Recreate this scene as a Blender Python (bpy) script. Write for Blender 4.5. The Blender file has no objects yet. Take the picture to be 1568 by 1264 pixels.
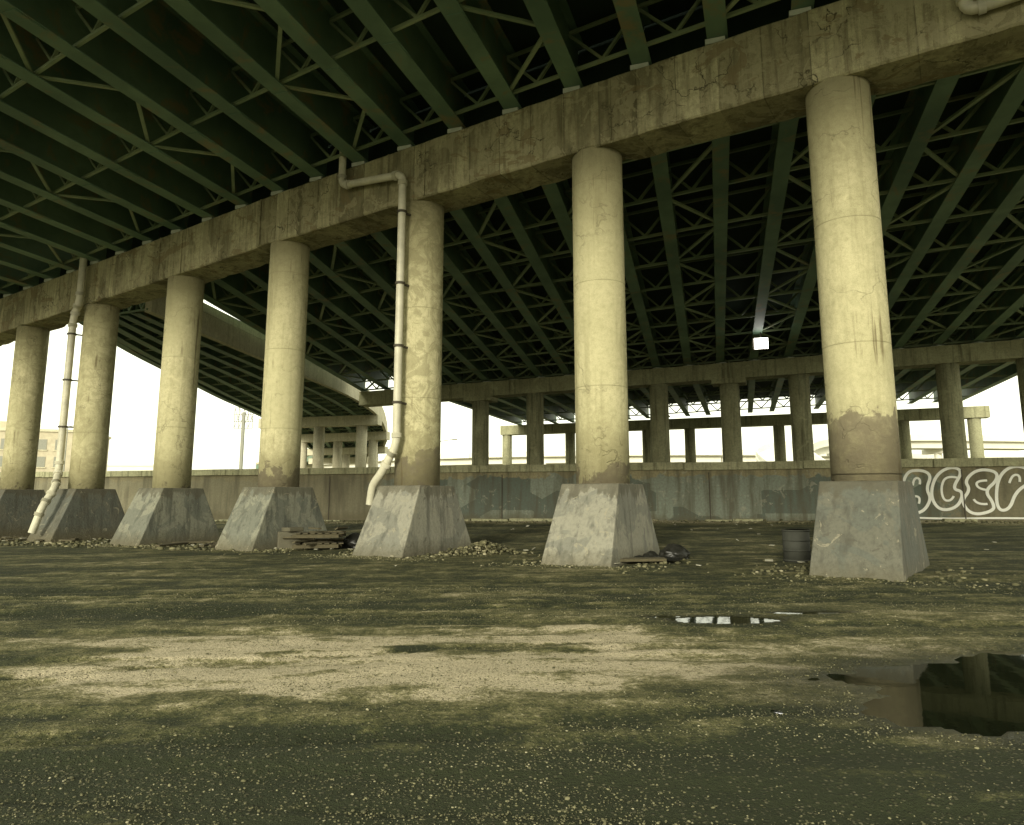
import bpy, bmesh, math, random
import numpy as np
from mathutils import Vector, noise, Matrix
random.seed(7); np.random.seed(7)
S = bpy.context.scene
CAMZ = 1.42
def pn(x,y,z=0.0): return noise.noise(Vector((x+201.37,y+157.71,z+31.13)))

# ------------------------------------------------------------------ helpers
class MB:
    def __init__(s): s.v=[]; s.f=[]
    def hexa(s, c8):
        b=len(s.v); s.v += [tuple(c) for c in c8]
        for q in ((0,3,2,1),(4,5,6,7),(0,1,5,4),(1,2,6,5),(2,3,7,6),(3,0,4,7)):
            s.f.append(tuple(b+i for i in q))
    def beam(s, p1, p2, w, h, up=Vector((0,0,1))):
        p1=Vector(p1); p2=Vector(p2); d=(p2-p1)
        if d.length<1e-6: return
        d.normalize(); side=d.cross(up)
        if side.length<1e-4: side=d.cross(Vector((0,1,0)))
        side.normalize(); u=side.cross(d).normalized()
        a=side*(w/2); b=u*(h/2)
        s.hexa([p1-a-b,p1+a-b,p2+a-b,p2-a-b,p1-a+b,p1+a+b,p2+a+b,p2-a+b])
    def box(s, c, sx, sy, sz, rot=0.0, tilt=0.0):
        M=Matrix.Translation(Vector(c))@Matrix.Rotation(rot,4,'Z')@Matrix.Rotation(tilt,4,'X')
        p=[]
        for z in (-1,1):
            for x,y in ((-1,-1),(1,-1),(1,1),(-1,1)):
                p.append(M@Vector((x*sx/2,y*sy/2,z*sz/2)))
        s.hexa(p)
    def cyl(s, c, r, z0, z1, seg=32, r2=None, rings=1):
        r2 = r if r2 is None else r2
        b=len(s.v)
        for k in range(rings+1):
            t=k/rings; rr=r+(r2-r)*t; z=z0+(z1-z0)*t
            for i in range(seg):
                a=2*math.pi*i/seg; s.v.append((c[0]+rr*math.cos(a),c[1]+rr*math.sin(a),z))
        for k in range(rings):
            for i in range(seg):
                j=(i+1)%seg; s.f.append((b+k*seg+i,b+k*seg+j,b+(k+1)*seg+j,b+(k+1)*seg+i))
        s.f.append(tuple(b+i for i in reversed(range(seg)))); s.f.append(tuple(b+rings*seg+i for i in range(seg)))
    def obj(s, name, mat, parent=None, smooth=False, bevel=0):
        me=bpy.data.meshes.new(name); me.from_pydata(s.v,[],s.f); me.update()
        o=bpy.data.objects.new(name,me); S.collection.objects.link(o)
        if mat: me.materials.append(mat)
        if smooth:
            for p in me.polygons:
                p.use_smooth = len(p.vertices)==4
        if bevel:
            m=o.modifiers.new('b','BEVEL'); m.width=bevel; m.segments=2; m.limit_method='ANGLE'
        if parent: o.parent=parent
        return o
def empty(name, loc=(0,0,0)):
    e=bpy.data.objects.new(name,None); S.collection.objects.link(e); e.empty_display_size=.3
    return e

def newmat(name):
    m=bpy.data.materials.new(name); m.use_nodes=True; nt=m.node_tree
    for n in list(nt.nodes): nt.nodes.remove(n)
    out=nt.nodes.new('ShaderNodeOutputMaterial'); bs=nt.nodes.new('ShaderNodeBsdfPrincipled')
    nt.links.new(bs.outputs[0],out.inputs[0])
    return m,nt,bs
def L(nt,a,b): nt.links.new(a,b)
def ramp(nt,src,stops):
    r=nt.nodes.new('ShaderNodeValToRGB'); e=r.color_ramp.elements
    while len(e)<len(stops): e.new(.5)
    for i,(p,c) in enumerate(stops):
        e[i].position=p; e[i].color=(c[0],c[1],c[2],1) if not isinstance(c,(int,float)) else (c,c,c,1)
    L(nt,src,r.inputs[0]); return r.outputs[0]
def coords(nt, scale=(1,1,1), kind='Object', rotz=0):
    tc=nt.nodes.new('ShaderNodeTexCoord'); mp=nt.nodes.new('ShaderNodeMapping')
    mp.inputs['Scale'].default_value=scale; mp.inputs['Rotation'].default_value=(0,0,rotz)
    L(nt,tc.outputs[kind],mp.inputs[0]); return mp.outputs[0]
def noiset(nt,vec,scale,detail=6,rough=.6,dist=0):
    n=nt.nodes.new('ShaderNodeTexNoise'); n.inputs['Scale'].default_value=scale
    n.inputs['Detail'].default_value=min(detail,4.5); n.inputs['Roughness'].default_value=rough
    n.inputs['Distortion'].default_value=dist
    L(nt,vec,n.inputs['Vector']); return n.outputs['Fac']
def mix(nt,fac,a,b,mode='MIX'):
    m=nt.nodes.new('ShaderNodeMix'); m.data_type='RGBA'; m.blend_type=mode
    if isinstance(fac,(int,float)): m.inputs[0].default_value=fac
    else: L(nt,fac,m.inputs[0])
    for i,x in ((6,a),(7,b)):
        if isinstance(x,tuple): m.inputs[i].default_value=(x[0],x[1],x[2],1)
        else: L(nt,x,m.inputs[i])
    return m.outputs[2]
def math_(nt,op,a,b=None,clamp=False):
    m=nt.nodes.new('ShaderNodeMath'); m.operation=op; m.use_clamp=clamp
    for i,x in ((0,a),(1,b)):
        if x is None: continue
        if isinstance(x,(int,float)): m.inputs[i].default_value=x
        else: L(nt,x,m.inputs[i])
    return m.outputs[0]
def bump(nt,bs,h,strength=.4,dist=.02):
    b=nt.nodes.new('ShaderNodeBump'); b.inputs['Strength'].default_value=strength; b.inputs['Distance'].default_value=dist
    L(nt,h,b.inputs['Height']); L(nt,b.outputs[0],bs.inputs['Normal'])

def concrete(name, light, mid, dark, streak=.6, crack=.6, rough=.9, seams=False, lowband=None, panels=None):
    m,nt,bs=newmat(name)
    v=coords(nt)
    big=noiset(nt,v,.55,5,.6,.4); fine=noiset(nt,v,9,8,.7)
    vf=noiset(nt,v,60,2,.7)
    sv=coords(nt,(2.4,2.4,.16)); st=noiset(nt,sv,1.6,6,.65,.2)
    col=mix(nt,ramp(nt,big,[(.35,0.),(.65,1.)]),light,mid)
    col=mix(nt,ramp(nt,st,[(.50,0.),(.68,streak)]),col,dark)
    col=mix(nt,ramp(nt,fine,[(.28,.5),(.55,0.)]),col,dark)
    col=mix(nt,ramp(nt,vf,[(.3,.35),(.55,0.)]),col,tuple(x*.5 for x in dark))
    ef=noiset(nt,v,1.7,7,.7,.6)
    col=mix(nt,ramp(nt,ef,[(.58,0.),(.68,.4)]),col,tuple(min(1,x*1.25) for x in light))
    hgt=math_(nt,'ADD',math_(nt,'MULTIPLY',fine,.6),math_(nt,'MULTIPLY',vf,.35))
    if crack>0:
        vo=nt.nodes.new('ShaderNodeTexVoronoi'); vo.feature='DISTANCE_TO_EDGE'; vo.inputs['Scale'].default_value=.85
        wv=nt.nodes.new('ShaderNodeVectorMath'); wv.operation='ADD'
        nn=nt.nodes.new('ShaderNodeTexNoise'); nn.inputs['Scale'].default_value=2.2; nn.inputs['Detail'].default_value=4
        L(nt,v,nn.inputs['Vector']); L(nt,v,wv.inputs[0]); L(nt,nn.outputs['Color'],wv.inputs[1]); L(nt,wv.outputs[0],vo.inputs['Vector'])
        cr=ramp(nt,vo.outputs['Distance'],[(0.0,1.),(.014,0.)])
        cm=ramp(nt,noiset(nt,v,.7,3),[(.48,0.),(.56,1.)])
        crk=math_(nt,'MULTIPLY',math_(nt,'MULTIPLY',cr,cm),crack)
        col=mix(nt,crk,col,tuple(x*.25 for x in dark))
        hgt=math_(nt,'SUBTRACT',hgt,math_(nt,'MULTIPLY',crk,1.0))
    if seams or lowband or panels:
        tc=nt.nodes.new('ShaderNodeTexCoord'); sp=nt.nodes.new('ShaderNodeSeparateXYZ'); L(nt,tc.outputs['Object'],sp.inputs[0])
        z=sp.outputs[2]
        oi=nt.nodes.new('ShaderNodeObjectInfo')
    if panels:
        dp=nt.nodes.new('ShaderNodeVectorMath'); dp.operation='DOT_PRODUCT'; L(nt,tc.outputs['Object'],dp.inputs[0]); dp.inputs[1].default_value=panels
        s_=math_(nt,'DIVIDE',dp.outputs['Value'],.93)
        fl=math_(nt,'FLOOR',s_); fr=math_(nt,'FRACT',s_)
        wn=nt.nodes.new('ShaderNodeTexWhiteNoise'); wn.noise_dimensions='1D'; L(nt,fl,wn.inputs['W'])
        col=mix(nt,ramp(nt,wn.outputs['Value'],[(.35,0.),(1.,.65)]),col,dark)
        on=math_(nt,'GREATER_THAN',wn.outputs['Value'],.35)
        ln=math_(nt,'MULTIPLY',ramp(nt,fr,[(0.,.8),(.035,0.)]),on)
        col=mix(nt,ln,col,tuple(x*.5 for x in dark))
        hgt=math_(nt,'SUBTRACT',hgt,ln)
        fs=ramp(nt,noiset(nt,coords(nt,(7,7,.5)),1.2,5,.65),[(.54,0.),(.66,.45)])
        col=mix(nt,fs,col,tuple(x*.7 for x in dark))
        bs2=ramp(nt,noiset(nt,coords(nt,(1.1,1.1,.35)),1.0,5,.6,.3),[(.50,0.),(.58,.55)])
        col=mix(nt,bs2,col,tuple(x*.8 for x in dark))
        pat=ramp(nt,noiset(nt,coords(nt),1.5,5,.7,1.2),[(.54,0.),(.565,.6)])
        col=mix(nt,pat,col,(.36,.33,.20))
        pt2=ramp(nt,noiset(nt,coords(nt,(1,1,1.6)),.8,5,.7,1.0),[(.58,0.),(.60,.6)])
        col=mix(nt,pt2,col,(.20,.155,.075))
    if seams:
        zz=math_(nt,'ADD',z,math_(nt,'MULTIPLY',oi.outputs['Random'],1.7))
        fr=math_(nt,'FRACT',math_(nt,'DIVIDE',zz,2.44))
        ln=ramp(nt,fr,[(0.,.65),(.010,0.)])
        col=mix(nt,ln,col,dark)
        hgt=math_(nt,'SUBTRACT',hgt,ln)
        fl=math_(nt,'FLOOR',math_(nt,'DIVIDE',zz,2.44)); wn=nt.nodes.new('ShaderNodeTexWhiteNoise'); wn.noise_dimensions='2D'
        cb=nt.nodes.new('ShaderNodeCombineXYZ'); L(nt,fl,cb.inputs[0]); L(nt,oi.outputs['Random'],cb.inputs[1]); L(nt,cb.outputs[0],wn.inputs['Vector'])
        col=mix(nt,math_(nt,'MULTIPLY',wn.outputs['Value'],.5),col,mid)
    if lowband:
        nz=noiset(nt,v,1.3,6,.6,.5); nz2=noiset(nt,v,4,5,.7,.3)
        sc=nt.nodes.new('ShaderNodeSeparateColor'); L(nt,oi.outputs['Color'],sc.inputs[0])
        # dirt splash over the lowest metre of every shaft
        dl=ramp(nt,math_(nt,'MULTIPLY',math_(nt,'ADD',math_(nt,'SUBTRACT',z,1.69),math_(nt,'MULTIPLY',nz2,-1.6)),.5),[(-.0,.55),(.35,0.)])
        col=mix(nt,dl,col,dark)
        e=math_(nt,'SUBTRACT',math_(nt,'ADD',math_(nt,'MULTIPLY',sc.outputs[0],4.),1.69),z)
        e=math_(nt,'ADD',e,math_(nt,'MULTIPLY',math_(nt,'SUBTRACT',nz,.5),2.2))
        e=math_(nt,'ADD',e,math_(nt,'MULTIPLY',math_(nt,'SUBTRACT',nz2,.5),.8))
        lb=ramp(nt,e,[(.0,0.),(.10,.8)])
        lb=math_(nt,'MULTIPLY',lb,ramp(nt,nz2,[(.25,.55),(.55,1.)]))
        col=mix(nt,lb,col,lowband)
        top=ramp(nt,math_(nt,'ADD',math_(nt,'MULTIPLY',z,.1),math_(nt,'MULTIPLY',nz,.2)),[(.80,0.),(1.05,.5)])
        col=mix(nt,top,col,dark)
        mt=ramp(nt,noiset(nt,v,1.7,5,.78,1.4),[(.46,0.),(.54,1.)])
        col=mix(nt,math_(nt,'MULTIPLY',math_(nt,'MULTIPLY',mt,sc.outputs[1]),.5),col,tuple(x*.9 for x in dark))
        dr=ramp(nt,noiset(nt,coords(nt,(6,6,.35)),1.0,4,.6,.2),[(.60,0.),(.66,.7)])
        dm=ramp(nt,noiset(nt,v,.9,3,.5),[(.46,0.),(.58,1.)])
        col=mix(nt,math_(nt,'MULTIPLY',dr,dm),col,(.13,.10,.045))
    L(nt,col,bs.inputs['Base Color']); bs.inputs['Roughness'].default_value=rough
    bs.inputs['Specular IOR Level'].default_value=.25
    bump(nt,bs,hgt,.6,.03)
    return m

def steel(name, base, dark, rust, rustamt=.3, rough=.6):
    m,nt,bs=newmat(name); v=coords(nt)
    b=noiset(nt,v,.35,3,.6); r=noiset(nt,v,1.1,5,.7,.5)
    c=mix(nt,ramp(nt,b,[(.35,0.),(.65,1.)]),base,dark)
    c=mix(nt,ramp(nt,r,[(.3,.5),(.5,0.)]),c,dark)
    c=mix(nt,ramp(nt,r,[(.55,0.),(.66,rustamt)]),c,rust)
    L(nt,c,bs.inputs['Base Color']); bs.inputs['Roughness'].default_value=rough
    return m
def plain(name,c,rough=.8,var=.4,scale=6,metal=0):
    m,nt,bs=newmat(name); v=coords(nt); f=noiset(nt,v,scale,5,.65)
    col=mix(nt,ramp(nt,f,[(.3,var),(.65,0.)]),c,tuple(x*.45 for x in c))
    L(nt,col,bs.inputs['Base Color']); bs.inputs['Roughness'].default_value=rough; bs.inputs['Metallic'].default_value=metal
    bump(nt,bs,f,.3,.01); return m

BD=Vector((-.851,.526,0)).normalized()      # along the front bent
BN=Vector((-.526,-.851,0)).normalized()     # towards viewer side
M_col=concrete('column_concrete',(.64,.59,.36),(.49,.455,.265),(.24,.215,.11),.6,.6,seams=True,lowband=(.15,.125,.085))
M_beam=concrete('beam_concrete',(.55,.51,.31),(.42,.39,.225),(.13,.115,.06),.75,1.0,panels=tuple(BD))
M_far=concrete('far_concrete',(.44,.43,.27),(.33,.32,.195),(.12,.115,.065),.85,0)
M_pale=concrete('pale_concrete',(.66,.62,.46),(.56,.52,.37),(.30,.27,.18),.45,0)
M_haze=plain('distant_haze_tint',(.80,.78,.68),.9,.2,.3)  # near-white colour paints distance haze onto far roads and warehouses
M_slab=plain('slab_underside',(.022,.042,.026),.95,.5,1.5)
M_steel=steel('green_painted_steel',(.175,.270,.175),(.085,.150,.098),(.27,.185,.08),.6)
M_steel2=steel('bracing_steel',(.30,.36,.215),(.16,.22,.13),(.25,.18,.085),.45)
M_bear=plain('bearing_pad',(.52,.55,.45),.7)
M_pipe=plain('pipe_paint',(.62,.59,.44),.5,.6,2.2)
M_clamp=plain('clamp_iron',(.06,.05,.03),.7)

# ------------------------------------------------------------------ layout
def P(n): return Vector((6.65-4.587*n, 13.6+2.833*n, 0))
_t=[(-4,8.28),(0,8.16),(1,8.10),(2,8.0),(3,7.88),(4,7.64),(5,7.40),(6,7.18),(10,6.3)]
def zbot(n):
    for (a,x),(b,y) in zip(_t,_t[1:]):
        if n<=b: return x+(y-x)*(n-a)/(b-a)+CAMZ
    return _t[-1][1]+CAMZ
BH=1.62
def g0(x): return .012*max(-30,min(20,x))
def P2(X): return Vector((X, 41-(X-16)/2.677, 0))
def z2(X): return (6.75+ .02*(X-10))+CAMZ      # bottom of cap 2
C2=.95
W_DIR=Vector((-47.1,16.5,0)).normalized(); W0=Vector((16.4,37.5,0)); WTOP=1.85+CAMZ
def WP(s): return W0+W_DIR*s

bridge=empty('highway_bridge')
# front cap beam --------------------------------------------------
mb=MB(); hw=.62
ns=[-3.2+.05*i for i in range(int((9.4+3.2)/.05)+1)]
rings=[]
for n in ns:
    c=P(n); zb=zbot(n); r=[]
    for (o,z) in ((hw-.04,zb),(hw,zb+.04),(hw,zb+BH-.04),(hw-.04,zb+BH),(-hw+.04,zb+BH),(-hw,zb+BH-.04),(-hw,zb+.04),(-hw+.04,zb)):
        j=.012*pn(n*14,z*3,o)
        chip=.20*max(0,pn(n*9,o*1.5,z*.2)-.20) if abs(z-zb)<.05 else 0
        q=c+BN*(o+j-chip*(.6 if o>0 else -.6)); r.append(len(mb.v)); mb.v.append((q.x,q.y,z+j+chip))
    rings.append(r)
for a,b in zip(rings,rings[1:]):
    for i in range(8): mb.f.append((a[i],a[(i+1)%8],b[(i+1)%8],b[i]))
mb.obj('front_cap_beam',M_beam,bridge)
mb=MB()
for n in (1.0,2.02,3.02,4.02,5.02):
    for o in (-.12,.12):
        c=P(n+o)+BN*(hw+.012); 
        mb.beam(c+Vector((0,0,zbot(n)+.05)),c+Vector((0,0,zbot(n)+BH-.05)),.05,.03,up=BN)
mb.obj('beam_form_strips',M_beam,bridge)

def igirder(mb,p1,p2,depth=1.3,fw=.42,tf=.035):
    p1=Vector(p1);p2=Vector(p2); Z=Vector((0,0,1))
    mb.beam(p1+Z*tf/2,p2+Z*tf/2,fw,tf)
    mb.beam(p1+Z*(depth/2),p2+Z*(depth/2),.03,depth-2*tf)
    mb.beam(p1+Z*(depth-tf/2),p2+Z*(depth-tf/2),fw*.9,tf)
GD=1.3
def kframe(mb,a,b,w=.075):
    Z=Vector((0,0,1)); a=Vector(a)+Z*.12; b=Vector(b)+Z*.12
    at=a+Z*(GD-.3); bt=b+Z*(GD-.3); m=(a+b)/2
    mb.beam(a,b,w,w); mb.beam(at,bt,w,w)
    mb.beam(at+Z*-.03,m+Z*.03,w*.9,w*.9); mb.beam(bt+Z*-.03,m+Z*.03,w*.9,w*.9)

NN=[-2.82+.325*i for i in range(35)]
SLN=Vector((.33,.944,0)).normalized()
girN=MB(); brN=MB(); bear=MB(); slab=MB(); girF=MB(); brF=MB()
LN=14.5
near=[]
for n in NN:
    p=P(n); zb=zbot(n)+BH+.12
    e=p-SLN*LN+Vector((0,0,.35)); 
    a=p+Vector((0,0,zb)); b=e+Vector((0,0,zb)); near.append((a+BN*.1,b))
    igirder(girN,a+BN*.1,b,GD,.44)
    for t in (.27,.62):
        q=a.lerp(b,t); d=(b-a).normalized(); girN.beam(q-d*.35-Vector((0,0,.012)),q+d*.35-Vector((0,0,.012)),.36,.022)
    c=p+BN*.33; bear.box((c.x,c.y,zb-.06),.5,.42,.118,math.atan2(SLN.y,SLN.x))
for i in range(len(near)-1):
    (a,b),(c,d)=near[i],near[i+1]
    for t in (.06,.30,.54,.78,.98):
        kframe(brN,a.lerp(b,t),c.lerp(d,t))
    if i%3==0:
        for k,(t,u) in enumerate(((.06,.18),(.18,.30),(.30,.42),(.42,.54),(.54,.66),(.66,.78))):
            p,q=(a.lerp(b,t),c.lerp(d,u)) if k%2 else (c.lerp(d,t),a.lerp(b,u))
            brN.beam(p+Vector((0,0,.1)),q+Vector((0,0,.1)),.09,.06)
def slabquad(mb,pts,thick=.25):
    lo=[Vector(p) for p in pts]; mb.hexa(lo+[p+Vector((0,0,thick)) for p in lo])
for (a,b),(c,d) in zip(near,near[1:]):
    z=Vector((0,0,GD+.004)); slabquad(slab,[a+z-BN*.1,b+z,d+z,c+z-BN*.1])
a,b=near[-1]; z=Vector((0,0,GD+.004)); slabquad(slab,[a+z-BN*.1,b+z,b+z+BD*1.2,a+z+BD*1.2-BN*.1])
dia=MB()
for n0,n1 in zip(NN,NN[1:]):
    p=P(n0)-BN*.02; q=P(n1)-BN*.02; zz=(zbot(n0)+zbot(n1))/2+BH+.06
    dia.beam((p.x,p.y,zz+.68),(q.x,q.y,zz+.68),.04,1.22)
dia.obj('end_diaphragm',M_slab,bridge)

# far span A ------------------------------------------------------
far=[]; far3=[]
NF=[n for n in NN if n<4.8]
for n in NF:
    X2=12.3-5.44*(n-.46); q=P2(X2); p=P(n)
    a=p-BN*.1+Vector((0,0,zbot(n)+BH+.12)); b=q+Vector((0,0,z2(X2)+C2+.1))
    far.append((a,b)); igirder(girF,a,b,GD,.46)
    c=Vector((b.x+8.0,b.y+25.0,b.z-.2)); 
    if X2>-7.5: far3.append((b,c)); igirder(girF,b+Vector((.1,.3,0)),c,GD,.44)
    bear.box((b.x,b.y-.2,b.z-.05),.45,.45,.098,.3)
for lst,ts in ((far,[.03+.097*i for i in range(11)]),(far3,[.12+.2*i for i in range(5)])):
    for i in range(len(lst)-1):
        (a,b),(c,d)=lst[i],lst[i+1]
        for t in ts: kframe(brF,a.lerp(b,t),c.lerp(d,t),.09)
        if i%2==0 and lst is far:
            for k in range(10):
                t,u=ts[k],ts[k+1]
                if k%2: p,q=a.lerp(b,t),c.lerp(d,u)
                else: p,q=c.lerp(d,t),a.lerp(b,u)
                brF.beam(p+Vector((0,0,.1)),q+Vector((0,0,.1)),.11,.07)
        z=Vector((0,0,GD+.004)); slabquad(slab,[a+z,b+z,d+z,c+z])
a,b=far[-1]; z=Vector((0,0,GD+.004)); slabquad(slab,[a+z,b+z,b+z+BD*.5,a+z+BD*.5])
girN.obj('near_girders',M_steel,bridge); brN.obj('near_bracing',M_steel2,bridge)
girF.obj('far_girders',M_steel,bridge); brF.obj('far_bracing',M_steel2,bridge)
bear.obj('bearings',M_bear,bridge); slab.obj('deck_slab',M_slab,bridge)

# cap 2 and cap 3 ---------------------------------------------------
mb=MB()
xs=[34-2*i for i in range(23)]+[-10.6]
for xa,xb in zip(xs,xs[1:]):
    a=P2(xa);b=P2(xb)
    mb.beam((a.x,a.y,z2(xa)+C2/2),(b.x,b.y,z2(xb)+C2/2),1.25,C2)
for X in (20,12.9,5.2,-2.1):
    a=P2(X+.9);b=P2(X-.9); mb.beam((a.x,a.y,z2(X)-.12),(b.x,b.y,z2(X)-.12),1.35,.3)
mb.obj('rear_cap_beam',M_far,bridge)
mb=MB(); off=Vector((8,25,0))
a=P2(32)+off; b=P2(-9)+off
mb.beam((a.x,a.y,z2(10)+C2/2-.25),(b.x,b.y,z2(0)+C2/2-.25),1.25,C2)
mb.obj('third_cap_beam',M_far,bridge)

# ------------------------------------------------------------------ columns with pedestals
def ped_mat(name,c,sec):
    m,nt,bs=newmat(name); v=coords(nt)
    b=noiset(nt,v,1.1,6,.6,.8); f=noiset(nt,v,14,7,.7); s=noiset(nt,coords(nt,(3,3,.4)),1.5,6,.6)
    col=mix(nt,ramp(nt,b,[(.50,0.),(.53,.8)]),c,sec)
    col=mix(nt,ramp(nt,f,[(.3,.5),(.55,0.)]),col,tuple(x*.5 for x in c))
    col=mix(nt,ramp(nt,s,[(.50,0.),(.64,.65)]),col,tuple(x*.45 for x in sec))
    tc=nt.nodes.new('ShaderNodeTexCoord'); sp=nt.nodes.new('ShaderNodeSeparateXYZ'); L(nt,tc.outputs['Object'],sp.inputs[0])
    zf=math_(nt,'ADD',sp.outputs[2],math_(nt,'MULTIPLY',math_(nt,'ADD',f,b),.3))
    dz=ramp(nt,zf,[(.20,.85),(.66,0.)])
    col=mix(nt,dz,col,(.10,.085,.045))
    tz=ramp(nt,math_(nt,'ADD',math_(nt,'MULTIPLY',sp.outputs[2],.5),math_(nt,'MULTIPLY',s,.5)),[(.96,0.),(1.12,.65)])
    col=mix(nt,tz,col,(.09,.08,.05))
    ch=noiset(nt,v,3.2,6,.75,1.0)
    col=mix(nt,ramp(nt,ch,[(.62,0.),(.64,.6)]),col,(.32,.29,.20))
    col=mix(nt,ramp(nt,ch,[(.36,.6),(.38,0.)]),col,(.075,.07,.05))
    L(nt,col,bs.inputs['Base Color']); bs.inputs['Roughness'].default_value=.85
    bump(nt,bs,math_(nt,'ADD',f,math_(nt,'MULTIPLY',ch,.8)),.6,.03); return m
PM=[ped_mat('pedestal_paint_grey',(.115,.120,.095),(.14,.135,.10)),
    ped_mat('pedestal_paint_light',(.275,.265,.205),(.18,.18,.145)),
    ped_mat('pedestal_paint_tan',(.235,.235,.175),(.145,.152,.12))]
def frust(mb,c,z0,z1,wb,lb,wt,lt,rot=0):
    p=[]; R_=Matrix.Rotation(rot,3,'Z'); D=R_@BD; Nn=R_@BN
    for z,w,l in ((z0,wb,lb),(z1,wt,lt)):
        for sx,sy in ((-1,1),(1,1),(1,-1),(-1,-1)):
            q=c+D*(sx*w/2)+Nn*(sy*l/2); p.append(Vector((q.x,q.y,z)))
    mb.hexa(p)
pedtop=.27+CAMZ
band={0:.31,1:.06,2:.21,3:.14,4:-.1,5:.0,6:.02}
mott={2:1.0,5:.7,6:.6,1:.1,0:.2,3:.1}
for n in range(-1,9):
    c=P(n); col=empty('bridge_column')
    g=g0(c.x)
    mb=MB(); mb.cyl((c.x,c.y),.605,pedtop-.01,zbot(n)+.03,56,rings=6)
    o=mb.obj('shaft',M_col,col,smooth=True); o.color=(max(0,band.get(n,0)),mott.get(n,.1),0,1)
    mb=MB()
    if n==0: frust(mb,c,g-.25,pedtop,1.50,3.3,1.30,1.6,math.radians(-5))
    else: frust(mb,c,g-.25,pedtop,1.62,3.35,1.36,1.5,math.radians(1.5))
    pm={0:0,1:1,2:1,3:2,4:2,5:0,6:0}.get(n,2)
    o=mb.obj('pedestal',PM[pm],col,bevel=.025)
for X in (30.5,27,23.5,20.1,16.5,12.9,9.0,5.2,1.5,-2.1,-6.2):
    c=P2(X); col=empty('bridge_column')
    mb=MB(); mb.cyl((c.x,c.y),.56,WTOP-1.2,z2(X)+.01,28,rings=3); mb.obj('shaft',M_far,col,smooth=True)
    mb=MB(); mb.box((c.x,c.y,WTOP-.5),1.5,1.5,.7,-.36); mb.obj('footing',M_far,col,bevel=.03)
for i,X in enumerate((31,26,21,16.5,12.9,9.0,5.2,1.5,-2.1,-5.8,-8.5)):
    c=P2(X)+off; col=empty('bridge_column')
    mb=MB(); mb.cyl((c.x,c.y),.5,WTOP-1.2,z2(5)-.2,20,rings=2); mb.obj('shaft',M_far,col,smooth=True)
    mb=MB(); mb.box((c.x,c.y,WTOP-.5),1.3,1.3,.6,-.36); mb.obj('footing',M_far,col,bevel=.03)

# ------------------------------------------------------------------ ramp B (left, curved)
ramp_e=empty('curved_ramp')
RR=[(-14.9,28.6,7.45),(-14.0,35,7.35),(-12.9,43,7.25),(-12.0,51,7.2),(-12.0,58,7.25),(-12.6,67,7.35),(-13.9,78,7.2),(-16.2,92,6.8),(-20.5,108,6.3),(-30,128,6.0),(-48,150,5.8)]
RL=[(-18.8,30.6,7.5),(-19.9,37,7.4),(-20.8,45,7.3),(-21.7,53,7.2),(-22.4,60,7.2),(-23.4,69,7.2),(-24.8,80,7.0),(-27,94,6.6),(-30.5,111,6.2),(-39,134,6.0),(-56,158,5.8)]
def sm(pts,k=6):
    out=[]
    for i in range(len(pts)-1):
        p0=Vector(pts[max(i-1,0)]);p1=Vector(pts[i]);p2=Vector(pts[i+1]);p3=Vector(pts[min(i+2,len(pts)-1)])
        for j in range(k):
            t=j/k; out.append(.5*((2*p1)+(-p0+p2)*t+(2*p0-5*p1+4*p2-p3)*t*t+(-p0+3*p1-3*p2+p3)*t**3))
    out.append(Vector(pts[-1])); return out
R=[p+Vector((0,0,CAMZ)) for p in sm(RR)]; Lf=[p+Vector((0,0,CAMZ)) for p in sm(RL)]
fas=MB(); gi=MB(); br=MB(); sl=MB()
Zv=Vector((0,0,1))
for i in range(len(R)-1):
    fas.beam(R[i]+Zv*.5,R[i+1]+Zv*.5,.3,1.0)
    fas.beam(R[i]+Zv*1.25,R[i+1]+Zv*1.25,.22,.42)
    fas.beam(Lf[i]+Zv*1.25,Lf[i+1]+Zv*1.25,.22,.42)
    slabquad(sl,[R[i]+Zv*1.0,R[i+1]+Zv*1.0,Lf[i+1]+Zv*1.0,Lf[i]+Zv*1.0],.17)
    for t in (.18,.36,.54,.72,.9,.995):
        a=R[i].lerp(Lf[i],t); b=R[i+1].lerp(Lf[i+1],t)
        gi.beam(a+Zv*.02,b+Zv*.02,.4,.035); gi.beam(a+Zv*.5,b+Zv*.5,.03,.96)
    if i%2==0:
        for t,u in zip((.0,.18,.36,.54,.72),(.18,.36,.54,.72,.9)):
            a=R[i].lerp(Lf[i],t);b=R[i].lerp(Lf[i],u)
            br.beam(a+Zv*.12,b+Zv*.12,.08,.08); br.beam(a+Zv*.8,(a+b)/2+Zv*.15,.07,.07); br.beam(b+Zv*.8,(a+b)/2+Zv*.15,.07,.07)
fas.obj('fascia_and_parapet',M_pale,ramp_e); gi.obj('ramp_girders',M_steel,ramp_e); br.obj('ramp_bracing',M_steel2,ramp_e); sl.obj('ramp_slab',M_slab,ramp_e)
caps=MB(); pil=MB()
for k in (29,37,44,50,56):
    a=R[k];b=Lf[k]; e=(b-a).normalized()*.4
    caps.beam(a-e-Zv*.5,b+e-Zv*.5,1.1,.9)
    for t in (.12,.5,.88):
        q=a.lerp(b,t); pil.cyl((q.x,q.y),.5,WTOP-1.5,q.z-.9,20)
caps.obj('ramp_cap_beams',M_pale,ramp_e); pil.obj('ramp_piers',M_pale,ramp_e,smooth=True)

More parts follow.
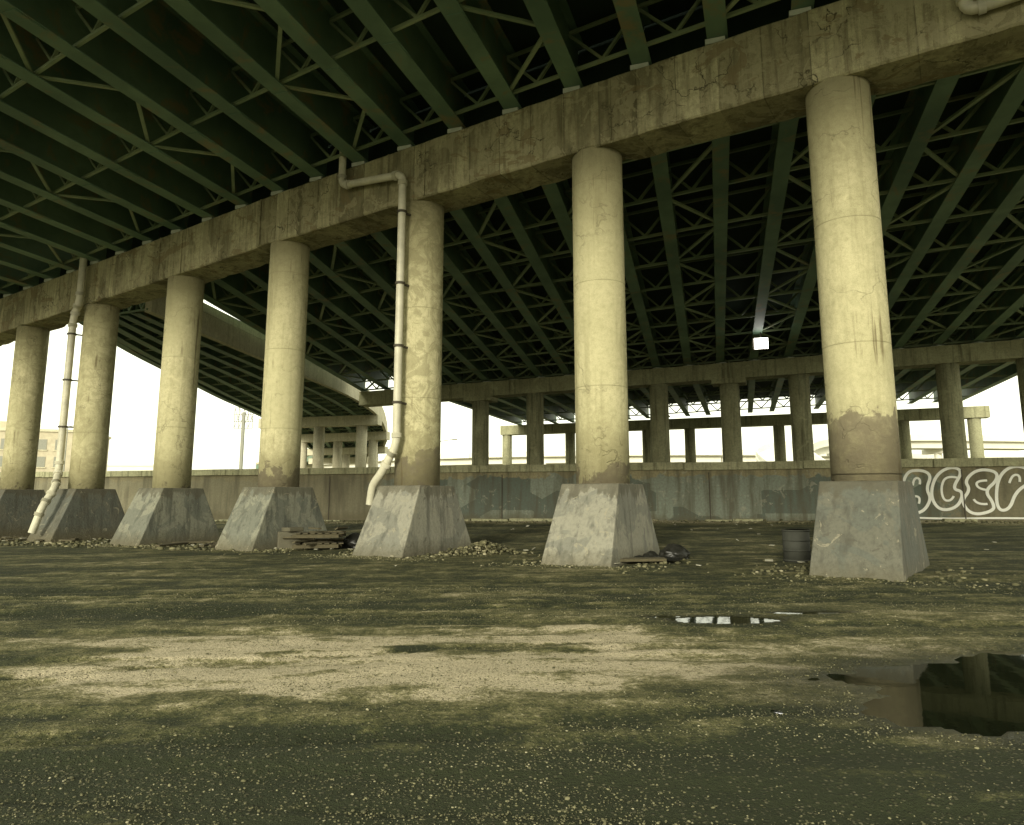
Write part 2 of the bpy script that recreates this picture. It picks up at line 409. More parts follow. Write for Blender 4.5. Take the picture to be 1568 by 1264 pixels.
# distant elevated roads ---------------------------------------------------
def eroad(name,pts,w,matl,pier=4,depth=1.2,r=.6):
    e=empty(name); a=MB(); q=[p+Vector((0,0,CAMZ)) for p in sm(pts,6)]; pr=MB()
    for i in range(len(q)-1):
        a.beam(q[i]+Zv*depth/2,q[i+1]+Zv*depth/2,w*.7,depth)
        a.beam(q[i]+Zv*(depth+.12),q[i+1]+Zv*(depth+.12),w,.24)
        d=(q[i+1]-q[i]).normalized(); s=d.cross(Zv)*(w/2-.12)
        for k in (-1,1): a.beam(q[i]+s*k+Zv*(depth+.62),q[i+1]+s*k+Zv*(depth+.62),.22,.78)
        if i%pier==1:
            pr.cyl((q[i].x,q[i].y),r,1.,q[i].z-.8,18); pr.beam(q[i]-s*.9-Zv*.42,q[i]+s*.9-Zv*.42,1.1,.8)
    a.obj('roadway',matl,e); pr.obj('piers',matl,e)
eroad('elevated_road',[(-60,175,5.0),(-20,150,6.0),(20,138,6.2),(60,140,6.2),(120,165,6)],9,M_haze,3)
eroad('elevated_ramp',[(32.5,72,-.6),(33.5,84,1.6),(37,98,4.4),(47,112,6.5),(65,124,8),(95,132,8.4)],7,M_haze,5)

# ------------------------------------------------------------------ retaining wall
def wallmat():
    m,nt,bs=newmat('wall_painted_concrete')
    tc=nt.nodes.new('ShaderNodeTexCoord'); sp=nt.nodes.new('ShaderNodeSeparateXYZ'); L(nt,tc.outputs['Object'],sp.inputs[0])
    v=coords(nt)
    x,z=sp.outputs[0],sp.outputs[2]
    vo=nt.nodes.new('ShaderNodeTexVoronoi'); vo.distance='CHEBYCHEV'; vo.inputs['Scale'].default_value=.28; vo.inputs['Randomness'].default_value=1
    mp=coords(nt,(1,0.01,1.8)); L(nt,mp,vo.inputs['Vector'])
    sc=nt.nodes.new('ShaderNodeSeparateColor'); L(nt,vo.outputs['Color'],sc.inputs[0])
    n1=noiset(nt,v,.9,6,.6,.5); f=noiset(nt,v,8,7,.7); st=noiset(nt,coords(nt,(1.6,1.6,.2)),1.2,6,.6)
    tan=(.29,.255,.145); grey=(.22,.25,.20); dk=(.115,.14,.115)
    patch=ramp(nt,sc.outputs[0],[(.30,0.),(.34,1.)])
    col=mix(nt,patch,dk,grey)
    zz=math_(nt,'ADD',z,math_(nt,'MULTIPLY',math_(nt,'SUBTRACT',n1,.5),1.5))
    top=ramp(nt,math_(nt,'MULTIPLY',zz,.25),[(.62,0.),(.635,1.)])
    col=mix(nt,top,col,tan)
    wb=noiset(nt,v,1.7,5,.7,1.0)
    col=mix(nt,ramp(nt,wb,[(.60,0.),(.62,.55)]),col,(.36,.35,.27))
    xx=math_(nt,'ADD',x,math_(nt,'MULTIPLY',n1,6))
    lft=ramp(nt,math_(nt,'ADD',math_(nt,'MULTIPLY',xx,.02),.5),[(.02,1.),(.05,0.),(.66,0.),(.67,1.)])
    col=mix(nt,math_(nt,'MULTIPLY',lft,.85),col,(.20,.175,.105))
    col=mix(nt,ramp(nt,st,[(.44,0.),(.64,.75)]),col,(.09,.08,.05))
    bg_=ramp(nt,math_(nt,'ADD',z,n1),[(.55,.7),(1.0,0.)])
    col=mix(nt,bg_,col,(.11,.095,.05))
    col=mix(nt,ramp(nt,f,[(.3,.5),(.6,0.)]),col,(.10,.09,.055))
    L(nt,col,bs.inputs['Base Color']); bs.inputs['Roughness'].default_value=.9
    bump(nt,bs,f,.5,.04); return m
wall=empty('retaining_wall')
ang=math.atan2(-W_DIR.y,-W_DIR.x)
wall.location=(W0.x,W0.y,0); wall.rotation_euler=(0,0,ang)
mb=MB(); mb.hexa([(-140,0,-1),(60,0,-1),(60,.5,-1),(-140,.5,-1),(-140,0,WTOP-.42),(60,0,WTOP-.42),(60,.5,WTOP-.42),(-140,.5,WTOP-.42)])
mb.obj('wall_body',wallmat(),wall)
mb=MB()
x=-140
while x<60:
    w=random.choice((6,6,6.1)); dz=random.uniform(-.03,.02)
    mb.box((x+w/2,.22,WTOP-.21+dz+.002),w-.03,.72,.42); x+=w
mb.obj('coping',M_far,wall,bevel=.02)
mb=MB()
for x in range(-138,60,12): mb.box((x,-.02,1.2),.05,.04,3.0)
mb.obj('expansion_joints',M_clamp,wall)
mb=MB()
x=-60
while x<50:
    w=random.uniform(1.2,3.4)
    mb.box((x+w/2,-1.1+random.uniform(-.1,.1),.0+g0(W0.x+x)+random.uniform(-.06,.05)),w-.06,.5,.3,random.uniform(-.02,.02)); x+=w+(random.random()<.3)*2.5
mb.obj('broken_kerb',M_far,wall,bevel=.03)

# graffiti
gm=plain('white_spray_paint',(.82,.82,.75),.8,.2,20)
graf=empty('graffiti'); graf.location=wall.location; graf.rotation_euler=wall.rotation_euler
def stroke(pts,w=.075,mat=gm,y=-.012,closed=False):
    c=bpy.data.curves.new('stroke','CURVE'); c.dimensions='3D'
    sp=c.splines.new('NURBS'); sp.points.add(len(pts)-1)
    for p,q in zip(sp.points,pts): p.co=(q[0],0,q[1],1)
    sp.use_cyclic_u=closed; sp.order_u=3; sp.use_endpoint_u=not closed
    c.bevel_depth=w; c.bevel_resolution=1
    o=bpy.data.objects.new('letter_stroke',c); S.collection.objects.link(o); c.materials.append(mat)
    o.parent=graf; o.location=(0,y,0); o.scale=(1,.08,1)
def sc_(cx,cz,w,h,pts): return [(cx+p[0]*w+.18*p[1]*h,cz+p[1]*h) for p in pts]
gx=3.95
GL=[
 ([(-.5,-.9),(-.55,.9),(.1,1.0),(.5,.75),(.35,.15),(.6,-.3),(.3,-.95)],[[(-.15,.3),(-.15,.65),(.12,.6),(.1,.35)],[(-.15,-.55),(-.15,-.15),(.2,-.2),(.15,-.5)]]),
 ([(.5,.8),(0,1.0),(-.5,.6),(-.6,-.3),(-.2,-.95),(.45,-.8),(.6,-.1),(.15,.0)],[[(.3,.5),(-.1,.6),(-.25,.1),(-.1,-.5),(.2,-.5),(.25,-.3)]]),
 ([(.5,.9),(-.2,1.0),(-.6,.5),(-.35,.1),(-.65,-.4),(-.2,-1.0),(.55,-.8),(.5,-.45),(.15,.05),(.55,.5)],[[(.2,.5),(-.2,.5),(-.1,.15),(.2,.1)],[(-.2,-.3),(-.05,-.55),(.3,-.5)]]),
 ([(-.5,-.9),(-.6,.4),(-.2,1.0),(.45,.9),(.6,.3),(.1,-.1),(-.05,-.9)],[[(-.15,.25),(-.1,.6),(.2,.6),(.2,.3)]]),
 ([(0,1.0),(-.55,.6),(-.6,-.4),(-.1,-1.0),(.5,-.6),(.6,.5)],[[(0,.5),(-.2,.1),(-.05,-.45),(.2,-.1)]]),
 ([(.55,.8),(-.1,1.05),(-.6,.5),(-.1,.0),(-.6,-.5),(0,-1.0),(.6,-.55),(.3,.1)],[[(.2,.5),(-.1,.55),(.0,.25)],[(-.1,-.45),(.15,-.5),(.1,-.2)]])]
for i in range(7):
    o_,inn=GL[i%6]; cx=gx+i*1.38; cz=1.66+(.10 if i%2 else -.05)
    stroke(sc_(cx,cz,1.2,1.12,o_),.08,closed=True)
    for q in inn: stroke(sc_(cx,cz,1.2,1.12,q),.06)
stroke([(gx-.9,.4),(gx+1,.3),(gx+4,.42),(gx+8.4,.3)],.05)

# embankment behind the wall -----------------------------------------------
emb=MB(); 
a=WP(-70)+Vector((.1,.3,0)); b=WP(160)+Vector((.1,.3,0))
emb.v=[(a.x,a.y,WTOP-.7),(b.x,b.y,WTOP-.7),(b.x-100,b.y+900,WTOP-.7),(a.x+500,a.y+900,WTOP-.7)]; emb.f=[(0,1,2,3)]
emb.obj('embankment_ground',plain('embankment_dirt',(.17,.16,.09),.95,.5,.8))

# ------------------------------------------------------------------ ground
def axis(lo,hi,fl,fh,step,grow=1.13):
    a=[fl]; 
    while a[-1]<fh: a.append(a[-1]+step)
    s=step; up=[a[-1]]
    while up[-1]<hi: s*=grow; up.append(up[-1]+s)
    s=step; dn=[a[0]]
    while dn[-1]>lo: s*=grow; dn.append(dn[-1]-s)
    return np.array(list(reversed(dn[1:]))+a+up[1:])
xs=axis(-900,900,-8,8,.05,1.11); ys=axis(-300,1200,2.6,10.5,.045,1.05)
PUD=[(5.0,5.5,2.6,1.2),(2.45,8.55,.62,.26),(1.75,8.8,.28,.10),(3.6,8.95,.45,.12)]
def sst(a,b,x):
    t=min(1,max(0,(x-a)/(b-a))); return t*t*(3-2*t)
def pudd(x,y):
    best=9;bi=-1
    for i,(cx,cy,rx,ry) in enumerate(PUD):
        dx=(x-cx)/rx; dy=(y-cy)/ry
        if abs(dx)>2.6 or abs(dy)>2.6: continue
        d=math.hypot(dx,dy)+.24*pn(x*1.1,y*1.6,i*3)+.12*pn(x*4,y*5,1)
        if d<best: best=d;bi=i
    return best,bi
zwv=[g0(PUD[0][0])-.050]+[g0(c[0])-.012 for c in PUD[1:]]
DRY_VIGNETTE=[(-2.7,6.5,2.2,.95,1.05),(-.6,6.2,1.9,.85,.95),(-.2,7.8,2.2,.85,.9),(-3.6,7.8,2.0,.7,.8),(2.4,7.0,2.9,.95,.50),(6.8,8.6,3.5,.9,.42),(1.0,6.4,1.4,.7,.55),(-1.6,9.4,2.0,.35,.3),
     (-1.0,7.15,1.0,.14,-1.3),(-1.8,6.95,.7,.11,-.9),(.2,7.0,.7,.09,-.9),(-2.7,5.9,.9,.10,-.8),(-3.4,7.2,.8,.08,-.7),(-.4,8.3,.9,.10,-.6),(-5.9,6.2,1.0,1.6,-.6),(0,3.9,9,.8,-.65),(1.9,4.9,1.6,.6,-.2),(-5,4.4,2.6,.8,-.5),(5,3.7,3,.8,-.4),(-4,10.0,5,.6,-.25),(2.5,10.4,5,.6,-.22),(7,11.0,4,.7,-.3)]  # negative blobs also paint vignette darkening into foreground and corner soil colour
nx,ny=len(xs),len(ys)
co=np.zeros((nx*ny,3),dtype=np.float32); dry_vignette=np.zeros(nx*ny,dtype=np.float32); wet=np.zeros(nx*ny,dtype=np.float32)
k=0
for y in ys:
    for x in xs:
        z=g0(x); near_=(abs(x)<28 and -2<y<45)
        d=.33
        if near_:
            n1=pn(x*.35,y*.7,0); n2=pn(x*1.3,y*2.6,5); n3=pn(x*5,y*6,9); n4=pn(x*.9+y*.3,y*1.1,40)
            dz_=.03*n1+.020*n2+.010*n3
            rr=pn(x*.12+y*.1,y*2.4+x*.25,3)
            dz_-=.026*sst(.12,.35,rr)
            for (yt,sl_t,cv) in ((9.6,.06,.012),(9.95,.06,.012),(10.9,.05,.010),(11.3,.05,.010),(8.9,-.10,-.01),(12.4,.03,.0),(4.75,.10,.02),(6.9,.16,-.02),(7.2,.16,-.02)):
                yy=y-(yt+sl_t*x+cv*x*x)+.12*pn(x*.6,yt,60)
                if abs(yy)<.14:
                    fade=sst(-.35,.15,pn(x*.5,yt*3,8))
                    dz_-=fade*(.020+.010*math.sin(x*40+abs(yy)*30))*(1-sst(.08,.14,abs(yy)))
                    d-=.22*fade*(1-sst(.06,.14,abs(yy)))
            d+=.03+.30*n1+.38*n2+.18*n3-.32*sst(.08,.3,rr)
            ww=0
            for cx,cy,rx,ry,w in DRY_VIGNETTE:
                e=math.hypot((x-cx)/rx,(y-cy)/ry)+.60*n2+.35*n4+.18*n3
                ww+=w*(1-sst(.45,1.15,e))*.8
            d+=min(ww,.85)
            sd=(Vector((x,y,0))-W0); dist=-(-sd.x*math.sin(ang)+sd.y*math.cos(ang))
            if 0<dist<9: d+=.6*(1-sst(2.0,6.5,dist+1.5*n1))
            pd,pi=pudd(x,y)
            if pi>=0:
                dz_*=sst(.9,2.0,pd)
                z+=dz_
                if pi==0:
                    m_=1-sst(.85,1.35,pd)
                    z=z*(1-m_)+(zwv[pi]-.05)*m_
                    if pd<1.0: z=min(z,zwv[pi]-.004)
                    else: z=max(z,zwv[pi]+.03*(pd-1.0)-.25*max(0,pd-1.35))
                else:
                    if pd<1: z=zwv[pi]-.03*(1-pd)-.003
                    else: z=max(z,zwv[pi]+.01*min(1,pd-1)-.2*max(0,pd-1.5))
                wet[k]=1-sst(.95,1.6,pd)
            else: z+=dz_
        co[k]=(x,y,z); dry_vignette[k]=min(1.4,max(-.3,d)); k+=1
ii,jj=np.meshgrid(np.arange(nx-1),np.arange(ny-1)); b0=(jj*nx+ii).ravel()
F=np.stack([b0,b0+1,b0+nx+1,b0+nx],1).astype(np.int32)
me=bpy.data.meshes.new('ground'); me.vertices.add(len(co)); me.vertices.foreach_set('co',co.ravel())
me.loops.add(F.size); me.loops.foreach_set('vertex_index',F.ravel()); me.polygons.add(len(F))
me.polygons.foreach_set('loop_start',np.arange(0,F.size,4,dtype=np.int32)); me.polygons.foreach_set('loop_total',np.full(len(F),4,dtype=np.int32))
me.update(); me.validate()
for nm,arr in (('dry_vignette',dry_vignette),('wet',wet)):
    at=me.attributes.new(nm,'FLOAT','POINT'); at.data.foreach_set('value',arr)
me.polygons.foreach_set('use_smooth',np.ones(len(F),dtype=bool))
ground=bpy.data.objects.new('ground',me); S.collection.objects.link(ground)
m,nt,bs=newmat('dirt_and_gravel'); v=coords(nt)
ad=nt.nodes.new('ShaderNodeAttribute'); ad.attribute_name='dry_vignette'; aw=nt.nodes.new('ShaderNodeAttribute'); aw.attribute_name='wet'
f1=noiset(nt,v,3.5,9,.7,.4); f2=noiset(nt,v,22,8,.75); f3=noiset(nt,v,90,3,.7); st=noiset(nt,coords(nt,(.5,3,1),rotz=.1),1.3,8,.65,.6)
fac=math_(nt,'ADD',ad.outputs['Fac'],math_(nt,'MULTIPLY',math_(nt,'SUBTRACT',f1,.5),1.5))
fac=math_(nt,'ADD',fac,math_(nt,'MULTIPLY',math_(nt,'SUBTRACT',st,.5),1.3))
fac=math_(nt,'ADD',fac,math_(nt,'MULTIPLY',math_(nt,'SUBTRACT',f2,.5),1.5))
col=ramp(nt,fac,[(0.0,(.030,.037,.014)),(.30,(.080,.083,.030)),(.60,(.185,.172,.074)),(.85,(.37,.33,.185)),(1.0,(.62,.535,.36))])
vo=nt.nodes.new('ShaderNodeTexVoronoi'); vo.inputs['Scale'].default_value=38; L(nt,v,vo.inputs['Vector'])
sc=nt.nodes.new('ShaderNodeSeparateColor'); L(nt,vo.outputs['Color'],sc.inputs[0])
peb=math_(nt,'MULTIPLY',ramp(nt,vo.outputs['Distance'],[(.25,1.),(.45,0.)]),ramp(nt,sc.outputs[0],[(.55,0.),(.65,1.)]))
col=mix(nt,math_(nt,'MULTIPLY',peb,.5),col,mix(nt,sc.outputs[1],(.08,.076,.035),(.38,.345,.21)))
col=mix(nt,ramp(nt,f3,[(.35,.6),(.52,0.)]),col,(.03,.031,.013))
col=mix(nt,math_(nt,'MULTIPLY',aw.outputs['Fac'],.75),col,(.026,.026,.012))
L(nt,col,bs.inputs['Base Color'])
L(nt,ramp(nt,aw.outputs['Fac'],[(0.,.95),(1.,.35)]),bs.inputs['Roughness'])
bs.inputs['Specular IOR Level'].default_value=.3
h=math_(nt,'ADD',math_(nt,'MULTIPLY',f2,.9),math_(nt,'ADD',math_(nt,'MULTIPLY',f3,.35),math_(nt,'MULTIPLY',peb,.4)))
bump(nt,bs,h,1.0,.05)
me.materials.append(m)

def gz(x,y):
    i=min(nx-2,max(0,int(np.searchsorted(xs,x))-1)); j=min(ny-2,max(0,int(np.searchsorted(ys,y))-1))
    return float(co[j*nx+i][2])
wm,nt,bs=newmat('puddle_water'); bs.inputs['Base Color'].default_value=(.010,.012,.006,1); bs.inputs['Roughness'].default_value=.03
bs.inputs['IOR'].default_value=1.33; bs.inputs['Specular IOR Level'].default_value=.5
bump(nt,bs,noiset(nt,coords(nt),5,3),.04,.01)
for i,((cx,cy,rx,ry),z) in enumerate(zip(PUD,zwv)):
    mb=MB(); K=64; e_=1.32 if i==0 else 1.25
    mb.v=[(cx+rx*e_*math.cos(2*math.pi*i/K),cy+ry*e_*math.sin(2*math.pi*i/K),z) for i in range(K)]; mb.f=[tuple(range(K))]
    mb.obj('puddle',wm)

# gravel stones merged in one mesh -------------------------------------
bm=bmesh.new(); bmesh.ops.create_icosphere(bm,subdivisions=1,radius=1); bm.verts.ensure_lookup_table()
bv=np.array([v.co[:] for v in bm.verts]); bf=np.array([[v.index for v in f.verts] for f in bm.faces]); bm.free()
def stones(name,pts,mat,parent=None):
    V=[];Fc=[];o=0
    for (x,y,z,r) in pts:
        s=np.array([r*random.uniform(.7,1.3),r*random.uniform(.6,1.2),r*random.uniform(.4,.8)])
        a=random.uniform(0,6.28); c,sn=math.cos(a),math.sin(a)
        q=bv*(1+np.random.uniform(-.22,.22,(len(bv),1)))*s
        q=np.stack([q[:,0]*c-q[:,1]*sn+x,q[:,0]*sn+q[:,1]*c+y,q[:,2]+z],1)
        V.append(q);Fc.append(bf+o);o+=len(bv)
    V=np.concatenate(V).astype(np.float32);Fc=np.concatenate(Fc).astype(np.int32)
    me=bpy.data.meshes.new(name); me.vertices.add(len(V)); me.vertices.foreach_set('co',V.ravel())
    me.loops.add(Fc.size); me.loops.foreach_set('vertex_index',Fc.ravel()); me.polygons.add(len(Fc))
    me.polygons.foreach_set('loop_start',np.arange(0,Fc.size,3,dtype=np.int32)); me.polygons.foreach_set('loop_total',np.full(len(Fc),3,dtype=np.int32))
    me.update(); me.validate(); me.materials.append(mat)
    ob=bpy.data.objects.new(name,me); S.collection.objects.link(ob); 
    if parent: ob.parent=parent
    return ob
sm_,nt,bs=newmat('gravel_stone'); v=coords(nt); wn=nt.nodes.new('ShaderNodeNewGeometry')
c=ramp(nt,wn.outputs['Random Per Island'],[(0.,(.05,.049,.022)),(.6,(.115,.108,.052)),(.92,(.20,.185,.10)),(1.,(.34,.31,.20))])
L(nt,c,bs.inputs['Base Color']); bs.inputs['Roughness'].default_value=.9
pts=[]
while len(pts)<34000:
    y=2.9+9*random.random()**1.3; x=random.uniform(-.85,.85)*y*1.0
    cl=pn(x*.8,y*1.2,20)+.5*pn(x*3,y*4,22)
    if random.random()>.42+1.0*cl: continue
    pd,pi=pudd(x,y)
    if pi>=0 and pd<1.05: continue
    r=.0022+.0060*random.random()**2+(.010*random.random() if random.random()<.015 else 0)
    r*=max(1,y/7)
    pts.append((x,y,gz(x,y)+r*.2,r))
stones('gravel',pts,sm_)
pts=[]
for n,sx,cnt in ((1,1,90),(2,1,130),(2,-1,130),(3,1,110),(4,1,110),(5,-1,130),(6,1,120),(0,1,40),(0,-1,70),(4,-1,90),(5,1,90),(1,-1,60)):
    c0=P(n)
    for i in range(cnt):
        q=c0+BN*random.gauss(.6,1.0)-BD*sx*(1.0+abs(random.gauss(0,.5)))
        r=random.uniform(.012,.055)
        if (q-c0).dot(BN)>1.9: r*=.6
        pts.append((q.x,q.y,gz(q.x,q.y)+r*.3,r))
    for i in range(cnt*2):
        q=c0+BN*(1.65+abs(random.gauss(0,.25)))+BD*random.gauss(0,.9); r=random.uniform(.008,.028)
        pts.append((q.x,q.y,gz(q.x,q.y)+r*.3,r))
for i in range(420):
    a=random.uniform(0,6.28); rr=abs(random.gauss(0,.55)); q=Vector((-.75+rr*math.cos(a)*1.3,18.7+rr*math.sin(a)*.8,0))
    r=random.uniform(.015,.065); pts.append((q.x,q.y,gz(q.x,q.y)+max(0,.30*(1-rr/.9))*random.random()+r*.3,r))
for i in range(1200):
    s=random.uniform(-12,50); q=WP(s)-Vector((.3,1,0)).normalized()*random.uniform(.3,4.5); r=random.uniform(.02,.10)
    pts.append((q.x,q.y,gz(q.x,q.y)+r*.3,r))
for i in range(1500):
    x=random.uniform(-26,-6); y=random.uniform(20.5,24.5)+(-x-8)*.42; r=.015+.09*random.random()**2.5
    pts.append((x,y,gz(x,y)+r*.3,r))
stones('rubble',pts,sm_)

# ------------------------------------------------------------------ pipes
def pipe(path,r=.095,clamps=()):
    e=empty('drain_pipe')
    c=bpy.data.curves.new('pipe','CURVE'); c.dimensions='3D'; c.bevel_depth=r; c.bevel_resolution=5; c.use_fill_caps=True
    pts=[Vector((p[0],p[1],p[2]+CAMZ)) for p in path]
    out=[pts[0]]
    for i in range(1,len(pts)-1):
        a=(pts[i-1]-pts[i]); b=(pts[i+1]-pts[i]); q=min(.22,a.length*.4,b.length*.4)
        a=a.normalized()*q; b=b.normalized()*q
        for t in (0,.25,.5,.75,1): out.append(pts[i]+a*(1-t)**2+b*t*t)
    out.append(pts[-1])
    s=c.splines.new('POLY'); s.points.add(len(out)-1)
    for p,q in zip(s.points,out): p.co=(*q,1)
    o=bpy.data.objects.new('pipe_run',c); S.collection.objects.link(o); c.materials.append(M_pipe); o.parent=e
    col=MB(); cl=MB()
    for i in range(1,len(pts)-1):
        for other in (pts[i-1],pts[i+1]):
            d=(other-pts[i]); 
            if d.length<.6: continue
            d.normalize(); q=pts[i]+d*.25
            s1=d.orthogonal().normalized(); s2=d.cross(s1); b=len(col.v)
            for t in (-.06,.06):
                for k in range(16):
                    an=k*math.pi/8; col.v.append(tuple(q+d*t+(s1*math.cos(an)+s2*math.sin(an))*r*1.25))
            for k in range(16): col.f.append((b+k,b+(k+1)%16,b+16+(k+1)%16,b+16+k))
            col.f.append(tuple(b+k for k in range(16))); col.f.append(tuple(b+16+k for k in range(16)))
    col.obj('couplings',M_pipe,e,smooth=True)
    for (x,y,z,dx,dy) in clamps:
        cl.cyl((x,y),r*1.3,z+CAMZ-.03,z+CAMZ+.03,20); cl.beam((x,y,z+CAMZ),(x+dx,y+dy,z+CAMZ),.05,.05)
    if clamps: cl.obj('clamps',M_clamp,e)
pipe([(-4.95,19.75,10.4),(-4.95,19.75,8.92),(-2.98,18.5,8.68),(-2.98,18.5,1.3),(-3.38,18.75,.6),(-3.66,19.0,.28),(-3.72,19.05,-.22)],.105,
     [(-2.98,18.5,z,.35,.4) for z in (7.6,5.6,3.9,2.4)])
pipe([(-16.75,27.0,10.3),(-16.75,27.0,7.5),(-17.05,27.2,6.8),(-17.05,27.2,1.0),(-16.75,26.6,.3),(-16.9,26.2,-.4),(-17.1,26.1,-1.3)],.13,
     [(-17.05,27.2,z,.4,.3) for z in (6.2,4.4,2.6)])
q=P(-.42)+BN*.78; q2=P(-2.6)+BN*.78
pipe([(q.x,q.y,10.2),(q.x,q.y,8.62),(q2.x,q2.y,9.12)],.11)
# ------------------------------------------------------------------ small objects
wood=plain('weathered_wood',(.10,.085,.045),.9,.6,12); dark=plain('black_plastic',(.018,.018,.014),.45,.3); barm=plain('weathered_drum_paint',(.045,.047,.035),.8,.6,5)
e=empty('wooden_pallet'); mb=MB(); cx,cy=-5.5,21.0; g=g0(cx)
for lvl in range(2):
    for j in range(3): mb.box((cx,cy+(j-1)*.45,g+.1+lvl*.28),1.25,.1,.1,.25)
    for j in range(7): mb.box((cx+(j-3)*.19,cy+(j-3)*.05,g+.17+lvl*.28),.13,1.05,.025,.25)
mb.obj('slats',wood,e)
mb=MB()
for i in range(11): mb.box((cx+random.uniform(-.8,.7),cy+random.uniform(-.4,.3),g+random.uniform(.1,.6)),random.uniform(.5,1.1),.1,.04,random.uniform(-1.4,1.4),random.uniform(-.7,.7))
mb.obj('loose_planks',wood,e)
e=empty('concrete_block'); mb=MB(); mb.box((-6.45,21.3,g0(-6.5)+.24),.7,.5,.5,.4); mb.box((-6.35,21.2,g0(-6.5)+.55),.5,.4,.12,.9); mb.obj('blocks',plain('dirty_block',(.12,.11,.07)),e,bevel=.03)
def bag(x,y,s):
    bm=bmesh.new(); bmesh.ops.create_icosphere(bm,subdivisions=4,radius=1)
    for v in bm.verts:
        n=pn(*(v.co*2.2+Vector((x,y,0))))*.28+pn(*(v.co*6))*.12
        v.co*=1+n
        v.co.z=max(v.co.z,-.45)
        if v.co.z>.6: v.co.z+=.25*(v.co.z-.6)
    bm.transform(Matrix.Translation((x,y,gz(x,y)+.35*s))@Matrix.Diagonal((s*1.2,s,s*.75,1)))
    me=bpy.data.meshes.new('trash_bag'); bm.to_mesh(me); bm.free(); o=bpy.data.objects.new('trash_bag',me); S.collection.objects.link(o); me.materials.append(dark)
    for p in me.polygons: p.use_smooth=True
bag(3.6,16.3,.26); bag(3.0,15.9,.17); bag(-4.6,21.6,.34); bag(-7.4,22.6,.24); bag(-12.6,25.0,.26)
# crumpled plastic sheet
mb=MB(); K=26
for j in range(K):
    for i in range(K):
        u,v_=i/(K-1),j/(K-1); x=2.35+1.25*u+.12*pn(v_*4,1,1); y=15.35+.75*v_+.12*pn(u*4,2,2)
        ed=min(u,1-u,v_,1-v_)*4
        mb.v.append((x,y,g0(x)+.05+.10*abs(pn(u*7,v_*6,3))*min(1,ed)+.03*abs(pn(u*15,v_*14,5))))
for j in range(K-1):
    for i in range(K-1): b=j*K+i; mb.f.append((b,b+1,b+K+1,b+K))
mb.obj('plastic_sheet',dark,None,smooth=True)
e=empty('wood_board'); mb=MB(); mb.box((2.7,15.3,.12),1.0,.18,.05,.15,.1)
for i in range(16):
    x=random.uniform(-20,-8); y=22.5+(-x-8)*.5+random.uniform(-1,.6); mb.box((x,y,g0(x)+.07),random.uniform(.4,1.5),.14,.05,random.uniform(-1.5,1.5),random.uniform(-.2,.2))
mb.obj('boards',wood,e)
e=empty('litter'); mb=MB()
for i in range(130):
    if random.random()<.7: x=random.uniform(-22,-4); y=20.5+(-x-4)*.5+random.uniform(-1.2,1.5)
    else: x=random.uniform(-3,14); y=random.uniform(13.5,34)
    mb.box((x,y,g0(x)+.05),random.uniform(.05,.18),random.uniform(.04,.13),.01,random.uniform(0,3),random.uniform(-.6,.6))
mb.obj('scraps',plain('paper_scrap',(.42,.40,.30),.8),e)
e=empty('steel_barrel'); mb=MB(); bx,by=6.0,15.5; g=gz(bx,by)
mb.cyl((bx,by),.27,g-.02,g+.66,32,rings=1)
for z in (.02,.22,.43,.63): mb.cyl((bx,by),.283,g+z,g+z+.03,32)
mb.obj('drum',barm,e,smooth=True)
e=empty('under_bridge_lamp'); lx,ly,lz=12.75,36.0,7.72+CAMZ
mb=MB(); mb.beam((lx,ly,lz+.2),(lx,ly,lz+.9),.06,.06); mb.box((lx,ly+.12,lz),.75,.18,.62,-.3); mb.obj('housing',M_clamp,e)
lm,nt,bs=newmat('lamp_glass'); bs.inputs['Emission Color'].default_value=(1,.97,.88,1); bs.inputs['Emission Strength'].default_value=9
mb=MB(); mb.box((lx,ly-.0,lz),.66,.14,.54,-.3); mb.obj('lens',lm,e)

# left brick building, billboard truss, poles ------------------------------
bk=plain('brick_wall',(.52,.46,.33),.9,.5,1.2); wn=plain('window_glass',(.24,.24,.19),.3); hz=plain('galvanised_steel',(.25,.25,.2),.6)
bl=empty('brick_building'); B0=Vector((-79,118,0))
mb=MB(); mb.box((B0.x,B0.y,5),20,14,13,.3); mb.box((B0.x-5,B0.y+2,12.3),7,6,2.5,.3); mb.obj('walls',bk,bl)
mb=MB(); wmb=MB()
R3=Matrix.Translation((B0.x,B0.y,0))@Matrix.Rotation(.3,4,'Z')
for fl in range(3):
    for j in range(8):
        p=R3@Vector((-8.6+j*2.45,-7.0,4.0+fl*2.7)); wmb.box(p,1.3,.12,1.6,.3)
        p=R3@Vector((-8.6+j*2.45,-7.08,3.1+fl*2.7)); mb.box(p,1.6,.2,.15,.3)
for j in range(5):
    for fl in range(3):
        p=R3@Vector((10.0,-5.2+j*2.6,4.0+fl*2.7)); wmb.box(p,.12,1.3,1.6,.3)
p=R3@Vector((0,0,11.6)); mb.box(p,20.5,14.5,.4,.3)
mb.obj('sills_and_cornice',M_pale,bl); wmb.obj('windows',wn,bl)
bb=empty('billboard'); mb=MB(); c=Vector((-34.9,93,0)); z0=WTOP-1
mb.beam((c.x,c.y,z0),(c.x,c.y,12.2),.35,.35)
for k in range(5):
    mb.beam((c.x-1.2+.6*k,c.y,10.1),(c.x-1.2+.6*k,c.y,12.8),.07,.07)
for z in (10.1,11.0,11.9,12.8): mb.beam((c.x-1.2,c.y,z),(c.x+1.2,c.y,z),.07,.07)
for k in range(4):
    mb.beam((c.x-1.2+.6*k,c.y,10.1),(c.x-.6+.6*k,c.y,11.9),.06,.06); mb.beam((c.x-.6+.6*k,c.y,11.0),(c.x-1.2+.6*k,c.y,12.8),.06,.06)
mb.obj('frame',hz,bb)
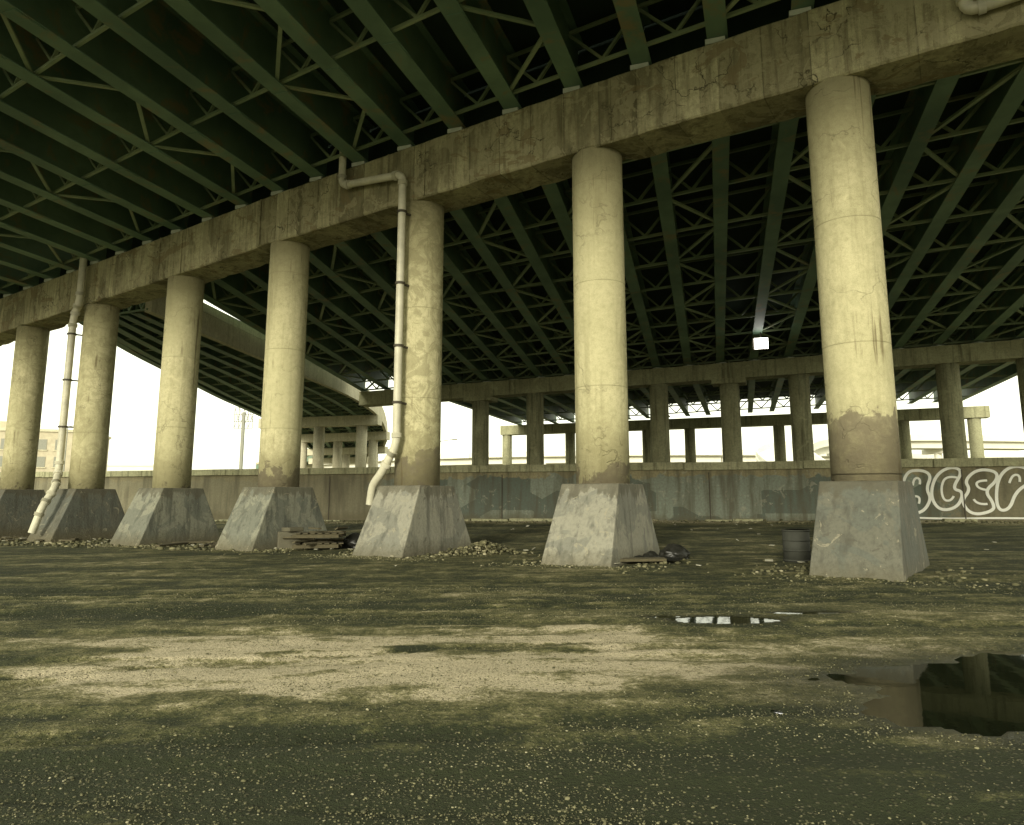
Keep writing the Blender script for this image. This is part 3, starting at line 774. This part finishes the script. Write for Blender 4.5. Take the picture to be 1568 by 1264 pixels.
for x,y,h in ((-62,100,11),(-9,88,8),(14,92,10),(38,80,9)):
    e=empty('street_lamp'); mb=MB(); mb.cyl((x,y),.11,WTOP-1,h,10,.06); mb.beam((x,y,h),(x+1.8,y,h+.3),.08,.08); mb.box((x+2.0,y,h+.28),.6,.25,.14); mb.obj('pole_and_head',hz,e)
for (x,y,w,d,h) in ((-15,210,30,16,6),(30,205,22,16,7),(-100,190,24,16,9)):
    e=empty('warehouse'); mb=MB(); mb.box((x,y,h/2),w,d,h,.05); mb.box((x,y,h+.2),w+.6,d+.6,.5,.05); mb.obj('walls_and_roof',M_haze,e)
    mb=MB()
    for j in range(int(w/3)): mb.box((x-w/2+2+j*3,y-d/2-.25-.05*(j*3-w/2),h*.65),1.8,.3,1.6,.05)
    mb.obj('windows',wn,e)

# ------------------------------------------------------------------ light
sun_el=math.radians(17); sd=Vector((-.30,-1,0)).normalized()
w=bpy.data.worlds.new('World'); S.world=w; w.use_nodes=True; nt=w.node_tree
bg=nt.nodes['Background']; sky=nt.nodes.new('ShaderNodeTexSky'); sky.sky_type='NISHITA'; sky.sun_disc=False
sky.sun_elevation=sun_el; sky.sun_rotation=math.atan2(sd.x,sd.y); sky.dust_density=4; sky.air_density=1.2
mx=mix(nt,.88,sky.outputs[0],(13.4,13.5,10.6)); L(nt,mx,bg.inputs[0]); bg.inputs[1].default_value=.15
sl_=bpy.data.lights.new('sun','SUN'); sl_.energy=3.4; sl_.angle=math.radians(14); sl_.color=(1,.955,.78)
so=bpy.data.objects.new('sun',sl_); S.collection.objects.link(so)
to=Vector((sd.x*math.cos(sun_el),sd.y*math.cos(sun_el),math.sin(sun_el)))
so.rotation_euler=to.to_track_quat('Z','Y').to_euler()
S.view_settings.view_transform='Standard'; S.view_settings.look='None'; S.view_settings.exposure=0

cam=bpy.data.cameras.new('camera'); co_=bpy.data.objects.new('camera',cam); S.collection.objects.link(co_)
cam.sensor_width=36; cam.lens=36*1100/1568; cam.shift_y=-44/1568; cam.clip_end=3000
co_.location=(0,0,CAMZ); co_.rotation_euler=(math.radians(90+8.89),0,0)
S.camera=co_
